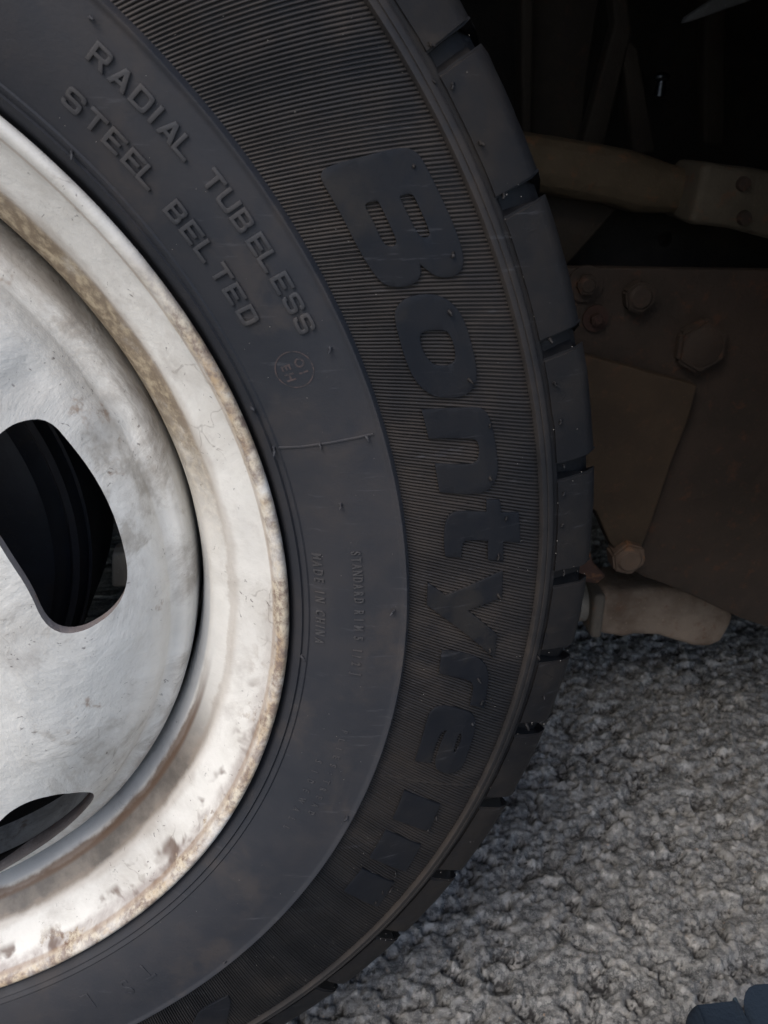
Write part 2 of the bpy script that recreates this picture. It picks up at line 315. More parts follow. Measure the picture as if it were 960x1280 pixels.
# ---------------------------------------------------------------- asphalt ground (one sheet to the horizon)
def axis(a, b, step, far):
    core = list(np.arange(a, b, step)); lo = []; hi = []; s = step; x = a
    while x > -far: s *= 1.17; x -= s; lo.append(x)
    s = step; x = core[-1]
    while x < far: s *= 1.17; x += s; hi.append(x)
    return np.array(lo[::-1]+core+hi)
gx = axis(.12, .72, .00135, 60); gy = axis(-.05, .66, .00135, 60)
X, Y = np.meshgrid(gx, gy)
def worley(X, Y, cell, seed, jitter=.9):
    r = np.random.default_rng(seed); N = 256
    jx = r.random((N, N)); jy = r.random((N, N)); val = r.random((N, N)); siz = r.random((N, N))
    cx = np.floor(X/cell).astype(int); cy = np.floor(Y/cell).astype(int)
    best = np.full(X.shape, 9.); sec = np.full(X.shape, 9.); bv = np.zeros(X.shape); tl = np.zeros(X.shape)
    for di in (-1, 0, 1):
        for dj in (-1, 0, 1):
            a = (cx+di) % N; b = (cy+dj) % N
            px = cx+di+.5+(jx[a, b]-.5)*jitter; py = cy+dj+.5+(jy[a, b]-.5)*jitter
            d = np.hypot(X/cell-px, Y/cell-py)-siz[a, b]*.25
            up_ = d < best
            tl = np.where(up_, (X/cell-px)*(jy[b % N, a % N]-.5)*2+(Y/cell-py)*(jx[b % N, a % N]-.5)*2, tl)
            sec = np.where(up_, best, np.minimum(sec, d)); bv = np.where(up_, val[a, b], bv); best = np.where(up_, d, best)
    return best, sec, bv, tl
def vnoise(X, Y, sc, seed):
    r = np.random.default_rng(seed); N = 256; g = r.random((N, N))
    x = X/sc; y = Y/sc; i = np.floor(x).astype(int); j = np.floor(y).astype(int); fx = x-i; fy = y-j
    fx = fx*fx*(3-2*fx); fy = fy*fy*(3-2*fy)
    q = lambda a, b: g[a % N, b % N]
    return (q(i, j)*(1-fx)+q(i+1, j)*fx)*(1-fy)+(q(i, j+1)*(1-fx)+q(i+1, j+1)*fx)*fy
wx = X+(vnoise(X, Y, .008, 1)-.5)*.0032+(vnoise(X, Y, .0030, 21)-.5)*.0018; wy = Y+(vnoise(X, Y, .008, 2)-.5)*.0032+(vnoise(X, Y, .0030, 22)-.5)*.0018
f1, f2, v1, t1 = worley(wx, wy, .0105, 11)
g1, g2, v2, t2 = worley(wx, wy, .0050, 12)
gap1 = np.clip((f2-f1)/.13, 0, 1); gap2 = np.clip((g2-g1)/.16, 0, 1)
pit = np.clip((vnoise(wx, wy, .0095, 3)*.5+vnoise(wx, wy, .0045, 4)*.5-.51)*6, 0, 1)
H = ((v1-.5)*.0016+t1*.0018)*gap1+gap1**.7*.0008+((v2-.5)*.0011+t2*.0015)*gap2+gap2**.7*.0006-pit*.0042+(vnoise(X, Y, .0022, 5)-.5)*.0008+(vnoise(X, Y, .025, 8)-.5)*.0020
H += (vnoise(X, Y, .12, 6)-.5)*.004
H -= .0035
near = np.clip(1-(np.hypot(X-.35, Y-.3)-1.2)/2, 0, 1); H *= near
V = np.stack([X, Y, H], -1).reshape(-1, 3)
ny, nx = X.shape
idx = np.arange(ny*nx).reshape(ny, nx)
F = np.stack([idx[:-1, :-1], idx[:-1, 1:], idx[1:, 1:], idx[1:, :-1]], -1).reshape(-1, 4)
me = bpy.data.meshes.new('asphalt')
me.vertices.add(len(V)); me.vertices.foreach_set('co', V.ravel())
me.loops.add(F.size); me.loops.foreach_set('vertex_index', F.ravel().astype(np.int32))
me.polygons.add(len(F)); me.polygons.foreach_set('loop_start', np.arange(0, F.size, 4, dtype=np.int32))
me.polygons.foreach_set('use_smooth', np.ones(len(F), bool))
me.update(calc_edges=True)
at_ = me.attributes.new('stone', 'FLOAT', 'POINT'); at_.data.foreach_set('value', np.clip((v1*.35+v2*.65-.5)*1.25+.5, 0, 1).ravel().astype(np.float32))
at2 = me.attributes.new('tar', 'FLOAT', 'POINT'); at2.data.foreach_set('value', np.clip(np.minimum(gap1*.6+.5, gap2*.7+.45)-pit*.55, 0, 1).ravel().astype(np.float32))
k = NB('asphalt', .8, .4)
sa = k.n('ShaderNodeAttribute', attribute_name='stone').outputs['Fac']; ta = k.n('ShaderNodeAttribute', attribute_name='tar').outputs['Fac']
c = k.ramp(sa, [(.12, (.045, .048, .051)), (.40, (.085, .089, .092)), (.62, (.155, .156, .153)), (.82, (.26, .253, .24)), (.95, (.42, .405, .38))])
c = k.mix(.45, c, k.ramp(k.vor(420, out='Color'), [(.2, (.035, .037, .040)), (.5, (.13, .13, .128)), (.8, (.40, .39, .37))]))
c = k.mix(k.math('MULTIPLY', k.rng(k.noise(900, 4, .7), .42, .68), .5), c, (.36, .355, .34))
c = k.mix(k.math('MULTIPLY', k.rng(k.noise(420, 3, .6), .67, .72), .7), c, (.36, .25, .17))
c = k.mix(k.rng(ta, .05, .55), (.020, .019, .020), c)
c = k.mix(k.math('MULTIPLY', k.rng(k.noise(7, 4), .40, .65), .25), c, (.16, .15, .135))
k.color(c); k.rough(k.rng(k.noise(700, 3), .3, .7, .55, .9)); k.bump(k.noise(1300, 4, .7), .0006, .8); k.bump(k.noise(350, 4, .7), .0012, .6)
asph = link('asphalt', me, k.m, loc=(0, 0, GZ)); tag(asph, kind='structure')

# ---------------------------------------------------------------- vehicle body around, mostly out of frame; outer panels added to block light
def box(bm, c, s, rot=None, bev=0):
    g = bmesh.ops.create_cube(bm, size=1)['verts']
    bmesh.ops.scale(bm, vec=s, verts=g)
    if bev:
        es = list({e for v in g for e in v.link_edges}); r = bmesh.ops.bevel(bm, geom=es, offset=bev, segments=2, profile=.6, affect='EDGES'); g = list({v for v in r['verts']} | {v for v in g if v.is_valid})
    if rot: bmesh.ops.rotate(bm, cent=(0, 0, 0), matrix=rot, verts=g)
    bmesh.ops.translate(bm, vec=c, verts=g)
def prism_mesh(name, pts, y0, y1, bev=.002, rough=0, it=0):
    """polygon (x, z) extruded from y0 (front) to y1 (back) with rounded edges"""
    q = chaikin(pts, it) if it else [(p[0], p[1]) for p in pts]
    bm = bmesh.new(); f = bm.faces.new([bm.verts.new((x, y0, z)) for x, z in q])
    e = bmesh.ops.extrude_face_region(bm, geom=[f]); vs = [g for g in e['geom'] if isinstance(g, bmesh.types.BMVert)]
    bmesh.ops.translate(bm, vec=(0, y1-y0, 0), verts=vs)
    bmesh.ops.recalc_face_normals(bm, faces=bm.faces)
    if bev:
        es = [e for e in bm.edges if len(e.link_faces) == 2 and e.calc_face_angle(0) > R(25)]
        bmesh.ops.bevel(bm, geom=es, offset=bev, segments=3, profile=.5, affect='EDGES', clamp_overlap=True)
    if rough:
        bmesh.ops.triangulate(bm, faces=bm.faces)
        for _ in range(5):
            L_ = [e for e in bm.edges if e.calc_length() > .006]
            if not L_: break
            bmesh.ops.subdivide_edges(bm, edges=L_, cuts=1); bmesh.ops.triangulate(bm, faces=bm.faces)
        for v in bm.verts:
            d = noise.noise(v.co*70)*rough+noise.noise(v.co*190)*rough*.45
            v.co += Vector((noise.noise(v.co*55+Vector((9, 3, 1)))*rough, -d, d*.7))
    return bm_mesh(bm, name, 50 if rough else 35)

van = empty('van_body', (0, .3, .36)); tag(van, 'dark black underside of the vehicle above and behind the tyre', 'vehicle body')
def vpart(name, bm, m):
    o = link(name, bm_mesh(bm, name), m, van); o.matrix_parent_inverse = Matrix.Translation((0, -.3, -.36)); return o
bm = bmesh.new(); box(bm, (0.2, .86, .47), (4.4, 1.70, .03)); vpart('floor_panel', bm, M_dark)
def arch_panel():
    bm = bmesh.new(); rows = []
    arc = [( .415*math.sin(t), .415*math.cos(t)) for t in np.linspace(R(-90), R(90), 49)]
    outl = []
    for x, z in arc:
        a_ = math.atan2(x, z)
        if abs(a_) < R(55): outl.append((x*3.2, 1.2))
        elif x > 0: outl.append((2.4, 1.2-1.20*(a_-R(55))/R(35)))
        else: outl.append((-2.0, 1.2-1.20*(-a_-R(55))/R(35)))
    for (x, z), (X_, Z_) in zip(arc, outl):
        r_ = [(x*1.0, .030, z*1.0), (x*.985, .028, z*.985), (x*.985, .0, z*.985), (x*1.01, -.006, z*1.01), (x*1.06, -.008, z*1.06), (X_, .0, Z_)]
        rows.append([bm.verts.new(q) for q in r_])
    for i in range(len(rows)-1):
        for j in range(5): bm.faces.new((rows[i][j], rows[i][j+1], rows[i+1][j+1], rows[i+1][j]))
    return bm
vpart('unseen_side_panel', arch_panel(), M_body)  # unseen fender, shaped to keep light off the underbody
bm = bmesh.new(); box(bm, (1.47, .03, -.03), (2.1, .03, .08), bev=.01); vpart('unseen_sill', bm, M_body)  # unseen boxes beside the arch, added to block light under the body
bm = bmesh.new(); box(bm, (-1.28, .03, -.03), (1.7, .03, .08), bev=.01); vpart('unseen_sill', bm, M_body)
bm = bmesh.new(); box(bm, (0.2, 1.70, .20), (4.4, .03, .60), bev=.01); vpart('unseen_far_side', bm, M_body)  # unseen far side and ends, added to block sky light from beneath
bm = bmesh.new(); box(bm, (2.35, .86, .20), (.03, 1.70, .60), bev=.01); vpart('unseen_rear_blocker', bm, M_body)
bm = bmesh.new(); box(bm, (-1.95, .86, .20), (.03, 1.70, .60), bev=.01); vpart('unseen_front_blocker', bm, M_body)
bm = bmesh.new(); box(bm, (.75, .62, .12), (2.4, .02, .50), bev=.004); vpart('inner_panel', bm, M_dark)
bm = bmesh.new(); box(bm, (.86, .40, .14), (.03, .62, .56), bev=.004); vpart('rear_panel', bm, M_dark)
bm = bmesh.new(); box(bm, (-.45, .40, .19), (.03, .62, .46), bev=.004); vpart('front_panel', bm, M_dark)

# ---------------------------------------------------------------- suspension and underbody pieces, back to front
def hexnut(name, x, y, z, r, h, parent, m, rot=0, washer=0):
    bm = bmesh.new()
    g = bmesh.ops.create_cone(bm, cap_ends=True, segments=6, radius1=r, radius2=r, depth=h)['verts']
    bmesh.ops.rotate(bm, cent=(0, 0, 0), matrix=Matrix.Rotation(rot, 3, 'Z'), verts=g)
    es = [e for e in bm.edges if e.calc_face_angle(0) > R(30)]
    bmesh.ops.bevel(bm, geom=es, offset=r*.12, segments=2, affect='EDGES')
    if washer:
        w = bmesh.ops.create_cone(bm, cap_ends=True, segments=40, radius1=washer, radius2=washer, depth=h*.3)['verts']
        bmesh.ops.translate(bm, vec=(0, 0, -h*.45), verts=w)
    t = bmesh.ops.create_cone(bm, cap_ends=True, segments=24, radius1=r*.72, radius2=r*.55, depth=h*.16)['verts']
    bmesh.ops.translate(bm, vec=(0, 0, h*.56), verts=t)
    bmesh.ops.rotate(bm, cent=(0, 0, 0), matrix=Matrix.Rotation(R(90), 3, 'X'), verts=bm.verts)
    bmesh.ops.translate(bm, vec=(x, y, z), verts=bm.verts)
    o = link(name, bm_mesh(bm, name), m, parent); return o
def keep(o, parent):
    o.parent = parent; o.matrix_parent_inverse = Matrix.Translation(-parent.location); return o

# far struts and posts
st = empty('support_bracket', (.40, .33, .11)); tag(st, 'dark forked support bracket rising behind the muddy beam', 'bracket')
keep(link('back_plate', prism_mesh('back_plate', [(.336,.30),(.341,.222),(.350,.105),(.392,.105),(.391,.155),(.396,.223),(.400,.30)], .345, .352, .0015), M_strut), st)
keep(link('edge_flange', prism_mesh('edge_flange', [(.334,.30),(.339,.222),(.348,.105),(.354,.105),(.347,.222),(.343,.30)], .325, .345, .002), M_strut), st)
keep(link('fork_leg', prism_mesh('fork_leg', [(.3894,.30),(.390,.222),(.3987,.1855),(.3847,.1143),(.394,.110),(.3995,.1142),(.4102,.1814),(.399,.2222),(.402,.30)], .325, .338, .002), M_strut), st)
keep(link('fork_leg', prism_mesh('fork_leg', [(.4017,.1813),(.4154,.1729),(.4357,.1139),(.4207,.112),(.4085,.1598)], .326, .338, .002), M_strut), st)
po = link('vertical_post', prism_mesh('vertical_post', [(.487,.34),(.4914,.2343),(.5105,.113),(.5281,.113),(.5067,.2345),(.503,.34)], .42, .435, .003), M_strut)
tag(po, 'dark upright post in the deep shadow at the upper right', 'post')
sp_ = link('metal_strip', prism_mesh('metal_strip', [(.4550,.1880),(.4562,.1915),(.4801,.2064),(.5077,.2144),(.60,.235),(.60,.226),(.5097,.2049),(.4581,.1885)], .355, .362, .0008), dirty_metal('grey_strip', (.10, .10, .10), (.15, .15, .15), (.12, .11, .10)))
tag(sp_, 'pale grey metal strip slanting in the top right corner', 'metal strip')
# shiny clip
bm = bmesh.new(); bmesh.ops.create_uvsphere(bm, u_segments=20, v_segments=12, radius=.006)
bmesh.ops.scale(bm, vec=(1, .8, .55), verts=bm.verts)
g = bmesh.ops.create_cone(bm, cap_ends=True, segments=18, radius1=.0042, radius2=.0028, depth=.012)['verts']; bmesh.ops.translate(bm, vec=(0, 0, -.006), verts=g)
cl = link('hose_fitting', bm_mesh(bm, 'hose_fitting'), M_steel, loc=(.463, .40, .158)); tag(cl, 'small shiny metal fitting catching light in the dark upper right', 'fitting')

beam = empty('axle_beam', (.38, .25, .10)); tag(beam, 'mud caked brown suspension beam running right from the top of the tyre', 'axle beam')
keep(link('beam_tube', prism_mesh('beam_tube', [(.22,.142),(.3013,.1318),(.3327,.1286),(.3629,.1245),(.3903,.1196),(.4094,.1134),(.4236,.1104),(.46,.107),(.46,.0822),(.4273,.0825),(.4160,.0860),(.3945,.087),(.3757,.0918),(.3433,.0976),(.3028,.1021),(.22,.107)], .24, .275, .010, .0012), M_beam), beam)
keep(link('end_clamp', prism_mesh('end_clamp', [(.4196,.1152),(.4573,.1105),(.4998,.1056),(.56,.098),(.56,.061),(.509,.0686),(.4647,.0754),(.4400,.0815),(.4165,.0838)], .222, .262, .004, .0008), M_block), beam)
for x, z in ((.4426, .1046), (.4464, .0872), (.4640, .097)):
    bm = bmesh.new(); g = bmesh.ops.create_cone(bm, cap_ends=True, segments=24, radius1=.0040, radius2=.0034, depth=.003)['verts']
    bmesh.ops.rotate(bm, cent=(0, 0, 0), matrix=Matrix.Rotation(R(90), 3, 'X'), verts=bm.verts)
    keep(link('rivet', bm_mesh(bm, 'rivet'), M_plate, loc=(0, 0, 0)), beam).data.transform(Matrix.Translation((x, .2205, z)))
gs = link('gusset', prism_mesh('gusset', [(.345,.0980),(.3905,.0885),(.3575,.0500),(.3480,.0600)], .262, .270, .0015), M_strut)
tag(gs, 'dark triangular gusset under the muddy beam next to the tyre', 'gusset')
dp_ = empty('cross_member', (.45, .30, .06)); tag(dp_, 'dark flat cross member with a round hole, between the muddy beam and the rusty plate', 'cross member')
cu_loops = [[(.20,.0890,1),(.72,.0800,1),(.72,.0300,1),(.20,.0400,1)], [(.4383+.0045*math.cos(a), .0637+.0045*math.sin(a)) for a in np.linspace(0, 2*math.pi, 20)[:-1]]]
me = outline_solid('cross_plate', cu_loops, lambda u, v, w: (u, .305-w, v), .008, .0008, .05, 0)
keep(link('cross_plate', me, M_dark), dp_)
bm = bmesh.new(); box(bm, (.46, .32, .028), (.52, .03, .01), bev=.002); keep(link('lower_flange', bm_mesh(bm, 'lower_flange'), M_dark), dp_)

pl = empty('mounting_plate', (.45, .22, -.05)); tag(pl, 'large rusty brown steel plate with hex bolts to the right of the tyre', 'steel plate')
keep(link('main_plate', prism_mesh('main_plate', [(.26,.0640),(.3609,.0622),(.4655,.0589),(.5332,.0566),(.70,.052),(.70,-.29),(.6138,-.2378),(.5165,-.1852),(.4943,-.1757),(.4473,-.1501),(.4213,-.1385),(.4026,-.1260),(.3914,-.107),(.3806,-.0859),(.3254,-.0424),(.26,-.02)], .2205, .2285, .0012, .0005), M_plate), pl)
keep(link('front_plate', prism_mesh('front_plate', [(.27,.0400),(.3187,.0277),(.361,.016),(.4313,-.0047),(.4295,-.0234),(.4245,-.0446),(.4204,-.0671),(.4163,-.0917),(.4116,-.1143),(.4010,-.1194),(.3900,-.1055),(.3795,-.0838),(.3232,-.0411),(.27,-.01)], .2115, .2200, .0012, .0004), M_plate2), pl)
for x, z, r, h, rot, ws, m in ((.3900, .0470, .0095, .008, .2, 0, M_plate), (.3600, .0540, .0062, .006, .5, .0100, M_plate), (.3680, .0345, .0040, .005, .1, .0075, dirty_metal('red_rust', (.022, .011, .008), (.032, .014, .010), (.04, .012, .009))), (.4310, .0180, .0165, .008, .0, 0, M_plate), (.4990, -.008, .008, .007, .3, 0, M_plate), (.4025, -.1160, .0118, .014, .2, 0, dirty_metal('bolt_brown', (.055, .035, .025), (.085, .058, .042)))):
    o = hexnut('hex_bolt', x, .2195-h/2, z, r, h, None, m, rot, ws); keep(o, pl)
# dusty lower arm below the plate
arm = empty('control_arm', (.45, .27, -.20)); tag(arm, 'dusty tan lower arm sticking out below the rusty plate above the asphalt', 'suspension arm')
keep(link('arm_tube', prism_mesh('arm_tube', [(.4110,-.1742),(.4326,-.1745),(.4560,-.1745),(.4740,-.1775),(.5000,-.1900),(.5165,-.2015),(.5150,-.2130),(.5110,-.2260),(.5028,-.2306),(.4900,-.2290),(.4750,-.2235),(.4600,-.2170),(.4420,-.2150),(.4320,-.2165),(.4090,-.2105)], .262, .300, .006, .0011), M_arm), arm)
keep(link('arm_collar', prism_mesh('arm_collar', [(.4040,-.1735),(.4125,-.1738),(.4125,-.2120),(.4040,-.2105)], .256, .304, .003, .0006), dirty_metal('collar_dark', (.07, .06, .05), (.1, .085, .07))), arm)
bm = bmesh.new()
for x0, x1, r in ((.375, .398, .0125), (.398, .404, .016), (.20, .375, .0105)):
    g = bmesh.ops.create_cone(bm, cap_ends=True, segments=36, radius1=r, radius2=r, depth=x1-x0)['verts']
    bmesh.ops.rotate(bm, cent=(0, 0, 0), matrix=Matrix.Rotation(R(90), 3, 'Y'), verts=g); bmesh.ops.translate(bm, vec=((x0+x1)/2, .28, -.192), verts=g)
keep(link('bushing', bm_mesh(bm, 'bushing'), dirty_metal('bush_grey', (.12, .11, .09), (.19, .175, .155))), arm)
sh = link('dust_shield', prism_mesh('dust_shield', [(.34,-.10),(.378,-.105),(.3855,-.117),(.392,-.136),(.402,-.146),(.396,-.152),(.37,-.146),(.34,-.14)], .236, .244, .002), dirty_metal('shield_red', (.035, .018, .014), (.05, .026, .02)))
tag(sh, 'dark reddish shield edge in the gap between the tyre and the rusty plate', 'shield')

# brake drum seen through the wheel hole
dr = empty('brake_drum', (0, .09, 0)); tag(dr, 'black ribbed brake drum seen through the holes of the wheel', 'brake drum')
prof = [(.02,.050),(.100,.050),(.104,.052),(.106,.056),(.1085,.058),(.110,.056),(.1125,.056),(.1132,.060),(.1145,.062),(.1152,.060),(.1164,.060),(.1168,.066),(.1170,.105),(.02,.105)]
keep(link('drum_shell', revolve('drum_shell', prof, 160), M_drum), dr)
bk = link('light_patch_block', prism_mesh('light_patch_block', [(.1210,-.0190),(.1400,-.0190),(.1380,-.0370),(.1185,-.0350)], .069, .079, .0015, .0005), dirty_metal('pale_light_patch', (.30, .27, .22), (.42, .38, .31)))  # added block; its pale colour stands in for a patch of light
tag(bk, 'small pale block added for a light patch glimpsed through the large wheel hole', 'bracket')

# ---------------------------------------------------------------- the wheel
wheel = empty('wheel', (0, 0, GZ)); tag(wheel, 'worn white steel wheel with a black ribbed tyre standing on asphalt', 'wheel')
def wpart(name, me, m, parent=None, kind=None):
    o = link(name, me, m)
    if parent is None: o.parent = wheel; o.matrix_parent_inverse = Matrix.Translation((0, 0, -GZ))
    else: o.parent = parent
    if kind: o['kind'] = kind
    return o
# tyre body: outer sidewall, shoulder floor, tread floor, inner side
RING = [(.2778,.0008),(.2783,.0000),(.2798,.0004),(.2801,.0009),(.2804,.0006),(.2818,.0013),(.2824,.0022),(.2828,.0036)]
SH_FLOOR = [(.2838,.0036),(.2844,.0040),(.2852,.0066),(.290,.0084),(.2945,.0108),(.2978,.0156),(.2996,.026),(.3002,.045)]
body = TYRE+RING+SH_FLOOR+[(.3002,.052),(.3035,.053),(.3042,.075),(.2972,.076),(.2972,.084),(.3042,.085),(.3042,.110),(.2975,.111),(.2975,.12),(.303,.121),(.301,.150),(.2955,.163),(.28,.168),(.255,.176),(.23,.180),(.205,.176),(.192,.166),(.178,.158),(.178,.150),(.20,.160),(.23,.168),(.26,.160),(.285,.150),(.290,.09),(.285,.02),(.26,.008),(.23,.002),(.20,.008),(.178,.022)]
tyre = wpart('tyre', revolve('tyre', body, 720, clamp=True, angle=50), M_side)
tyre.data.materials.append(M_rib); tyre.data.materials.append(M_tread)
nb = len(body); i_rib = len(TYRE)-5; i_ring = len(TYRE)-1; i_sh = len(TYRE)+len(RING)-1
mi = np.zeros(len(tyre.data.polygons), np.int32); cen = np.zeros(len(mi)*3); tyre.data.polygons.foreach_get('center', cen); cen = cen.reshape(-1, 3)
cr = np.hypot(cen[:, 0], cen[:, 2]); mi[(cr > .2322) & (cen[:, 1] < .02)] = 1; mi[cr > .2830] = 2
tyre.data.polygons.foreach_set('material_index', mi)
# radial ribs (fine, many: one part)
def in_loops(r, th): return False
NR = 1350; SW = R(4.75)/.0465
rr = np.linspace(.2318, .2780, 13)
v = []; f = []
for i in range(NR):
    t0 = 2*math.pi*i/NR; base = len(v); hw = .30*2*math.pi/NR*(1+.12*math.sin(i*12.9898)); hh = RIBH*(1+.15*math.sin(i*78.233))
    for r in rr:
        y = interp(BASE, r); tc = t0+SW*(r-.2315); e = 1 if .2322 < r < .2776 else .2
        for (dt, h) in ((-1.35, -.0002), (-.95, hh*.72*e), (-.35, hh*e), (.35, hh*e), (.95, hh*.72*e), (1.35, -.0002)):
            x, yy, z = pol(r, tc+dt*hw, y-h); v.append((x, yy, max(z, GZ+.0012)))
    for j in range(len(rr)-1):
        a = base+j*6
        for q in range(5): f.append((a+q, a+q+6, a+q+7, a+q+1))
me = from_np('sidewall_ribs', v, f, 75)
wpart('sidewall_ribs', me, M_rib, tyre, 'stuff')
# large raised letters and squares
for key, loops in BIG.items():
    L2 = [[(R(p[1])*R0, p[0])+((1,) if len(p) > 2 else ()) for p in lp] for lp in loops]
    small = key in ('s1', 's2', 's3', 'q')
    me = outline_solid('letter', L2, on_tyre(RIBH*.5+.00034), RIBH+.0008, .00018, .0025, 3 if not small else 2)
    wpart('raised_square' if small else 'letter', me, M_let, tyre)
# small raised lettering
def font_char(ch, size, wide, bold, h, bev):
    cu = bpy.data.curves.new('tmp', 'FONT'); cu.body = ch; cu.size = size/.7; cu.align_x = 'CENTER'; cu.align_y = 'CENTER'
    cu.offset = bold; cu.extrude = h/2; cu.bevel_depth = bev; cu.bevel_resolution = 0; cu.resolution_u = 4
    me = curve_to_mesh(cu)
    co = np.array([v.co[:] for v in me.vertices]); cx = (co[:, 0].min()+co[:, 0].max())/2; cy = (co[:, 1].min()+co[:, 1].max())/2
    for v in me.vertices: v.co = ((v.co.x-cx)*wide, v.co.y-cy, v.co.z)
    return me
def small_letter(ch, r, th, size, wide, bold, h, mat, lean=0, name='letter', bev=.00012):
    me = font_char(ch, size, wide, bold, h, bev)
    def fn(u, v, w): return pol(r+v, R(th)+(u+v*lean)/r, interp(BASE, r+v)-h*.25-w)
    me = wrap(me, name, fn, .002, (-size*wide/2, size*wide/2, -size/2, size/2))
    return wpart(name, me, mat, tyre)
WIDE = {
 'E': [[(0,0,1),(1,0,1),(1,.2,1),(.22,.2,1),(.22,.4,1),(.85,.4,1),(.85,.6,1),(.22,.6,1),(.22,.8,1),(1,.8,1),(1,1,1),(0,1,1)]],
 'L': [[(0,0,1),(.95,0,1),(.95,.2,1),(.22,.2,1),(.22,1,1),(0,1,1)]],
 'T': [[(.39,0,1),(.61,0,1),(.61,.8,1),(1,.8,1),(1,1,1),(0,1,1),(0,.8,1),(.39,.8,1)]],
 'I': [[(.38,0,1),(.62,0,1),(.62,1,1),(.38,1,1)]],
 'D': [[(0,0,1),(.85,0),(1,.12),(1,.88),(.85,1),(0,1,1)], [(.22,.2,1),(.70,.2),(.78,.28),(.78,.72),(.70,.8),(.22,.8,1)]],
 'U': [[(0,1,1),(0,.12),(.14,0),(.86,0),(1,.12),(1,1,1),(.78,1,1),(.78,.28),(.70,.2),(.30,.2),(.22,.28),(.22,1,1)]],
 'B': [[(0,0,1),(.88,0),(1,.10),(1,.42),(.90,.51),(.96,.60),(.96,.90),(.84,1),(0,1,1)], [(.22,.19,1),(.72,.19),(.78,.25),(.78,.38),(.72,.42),(.22,.42,1)], [(.22,.60,1),(.70,.60),(.75,.65),(.75,.76),(.70,.81),(.22,.81,1)]],
 'R': [[(0,0,1),(.22,0,1),(.22,.36,1),(.52,.36,1),(.76,0,1),(1.02,0,1),(.76,.38,1),(.90,.40),(.98,.50),(.98,.88),(.86,1),(0,1,1)], [(.22,.55,1),(.68,.55),(.76,.60),(.76,.76),(.68,.81),(.22,.81,1)]],
 'A': [[(0,0,1),(.25,0,1),(.34,.20,1),(.68,.20,1),(.78,0,1),(1.03,0,1),(.64,1,1),(.39,1,1)], [(.41,.38,1),(.61,.38,1),(.51,.68,1)]],
 'S': [[(0,.30,1),(0,.12),(.14,0),(.86,0),(1,.12),(1,.48),(.88,.60),(.26,.60),(.22,.64),(.22,.76),(.28,.81),(.72,.81),(.78,.76),(.78,.70,1),(1,.70,1),(1,.88),(.86,1),(.14,1),(0,.88),(0,.52),(.12,.41),(.74,.41),(.78,.36),(.78,.25),(.72,.20),(.28,.20),(.22,.25),(.22,.30,1)]]}
for word, P in (('RADIAL', POS_RADIAL), ('TUBELESS', POS_TUBELESS), ('STEEL', POS_STEEL), ('BELTED', POS_BELTED)):
    rm = sum(p[0] for p in P)/len(P); wd = .0050; hg = .0052
    for ch, (r, th) in zip(word, P):
        def fn(u, v, w, th=th): return pol(rm+v, R(th)+u/rm, interp(BASE, rm+v)-.00030-w)
        loops = [[((p[0]-.5)*wd, (p[1]-.5)*hg)+tuple(p[2:]) for p in lp] for lp in WIDE[ch]]
        wpart('letter', outline_solid('letter', loops, fn, .0010, .00016, .002, 2), M_small, tyre)
for word, P in (('STANDARDRIM51/2J', POS_STANDARDRIM512J), ('MADEINCHINA', POS_MADEINCHINA)):
    rm = sum(p[0] for p in P)/len(P)
    for ch, (r, th) in zip(word, P): small_letter(ch, rm, th, .0030, .60 if word[0] == 'S' else .68, .00002, .0006, M_small, 0, bev=.00006)
for word, r, t0, t1 in (('PLIES:TREAD', .2160, 104.1, 114.5), ('SIDEWALL', .2108, 108.4, 117.5)):
    for i, ch in enumerate(word): small_letter(ch, r, t0+(t1-t0)*i/(len(word)-1), .0023, .7, 0, .00035, M_small, bev=.00005)
for ch, r, th in (('S', .2134, 146.3), ('T', .2120, 143.2), ('L', .2110, 151.2)): small_letter(ch, r, th, .0070, .9, 0, .00030, M_side, bev=.00005)
# reddish ink stamp: ring and two figures, printed flat
km = NB('ink_stamp', .7, .3); km.color(km.mix(km.rng(km.noise(500, 4, .7), .40, .60), (.030, .030, .034), (.066, .050, .050))); M_ink = km.m
sr, sth = .2131, R(68.31)
v = []; f = []
for i in range(64):
    a = 2*math.pi*i/64
    for q in (.0052, .0056):
        r = sr+q*math.cos(a); v.append(pol(r, sth+q*math.sin(a)/sr, interp(BASE, r)-.00012))
for i in range(64): a = 2*i; b = (2*i+2) % 128; f.append((a, a+1, b+1, b))
wpart('ink_ring', from_np('ink_ring', v, f), M_ink, tyre)
for ch, dr_, dt in (('O', .0022, -.0014), ('1', .0022, .0016), ('E', -.0020, -.0012), ('H', -.0020, .0018)):
    small_letter(ch, sr+dr_, math.degrees(sth+dt/sr), .0026, 1, .0001, .00012, M_ink, name='ink_letter', bev=0)
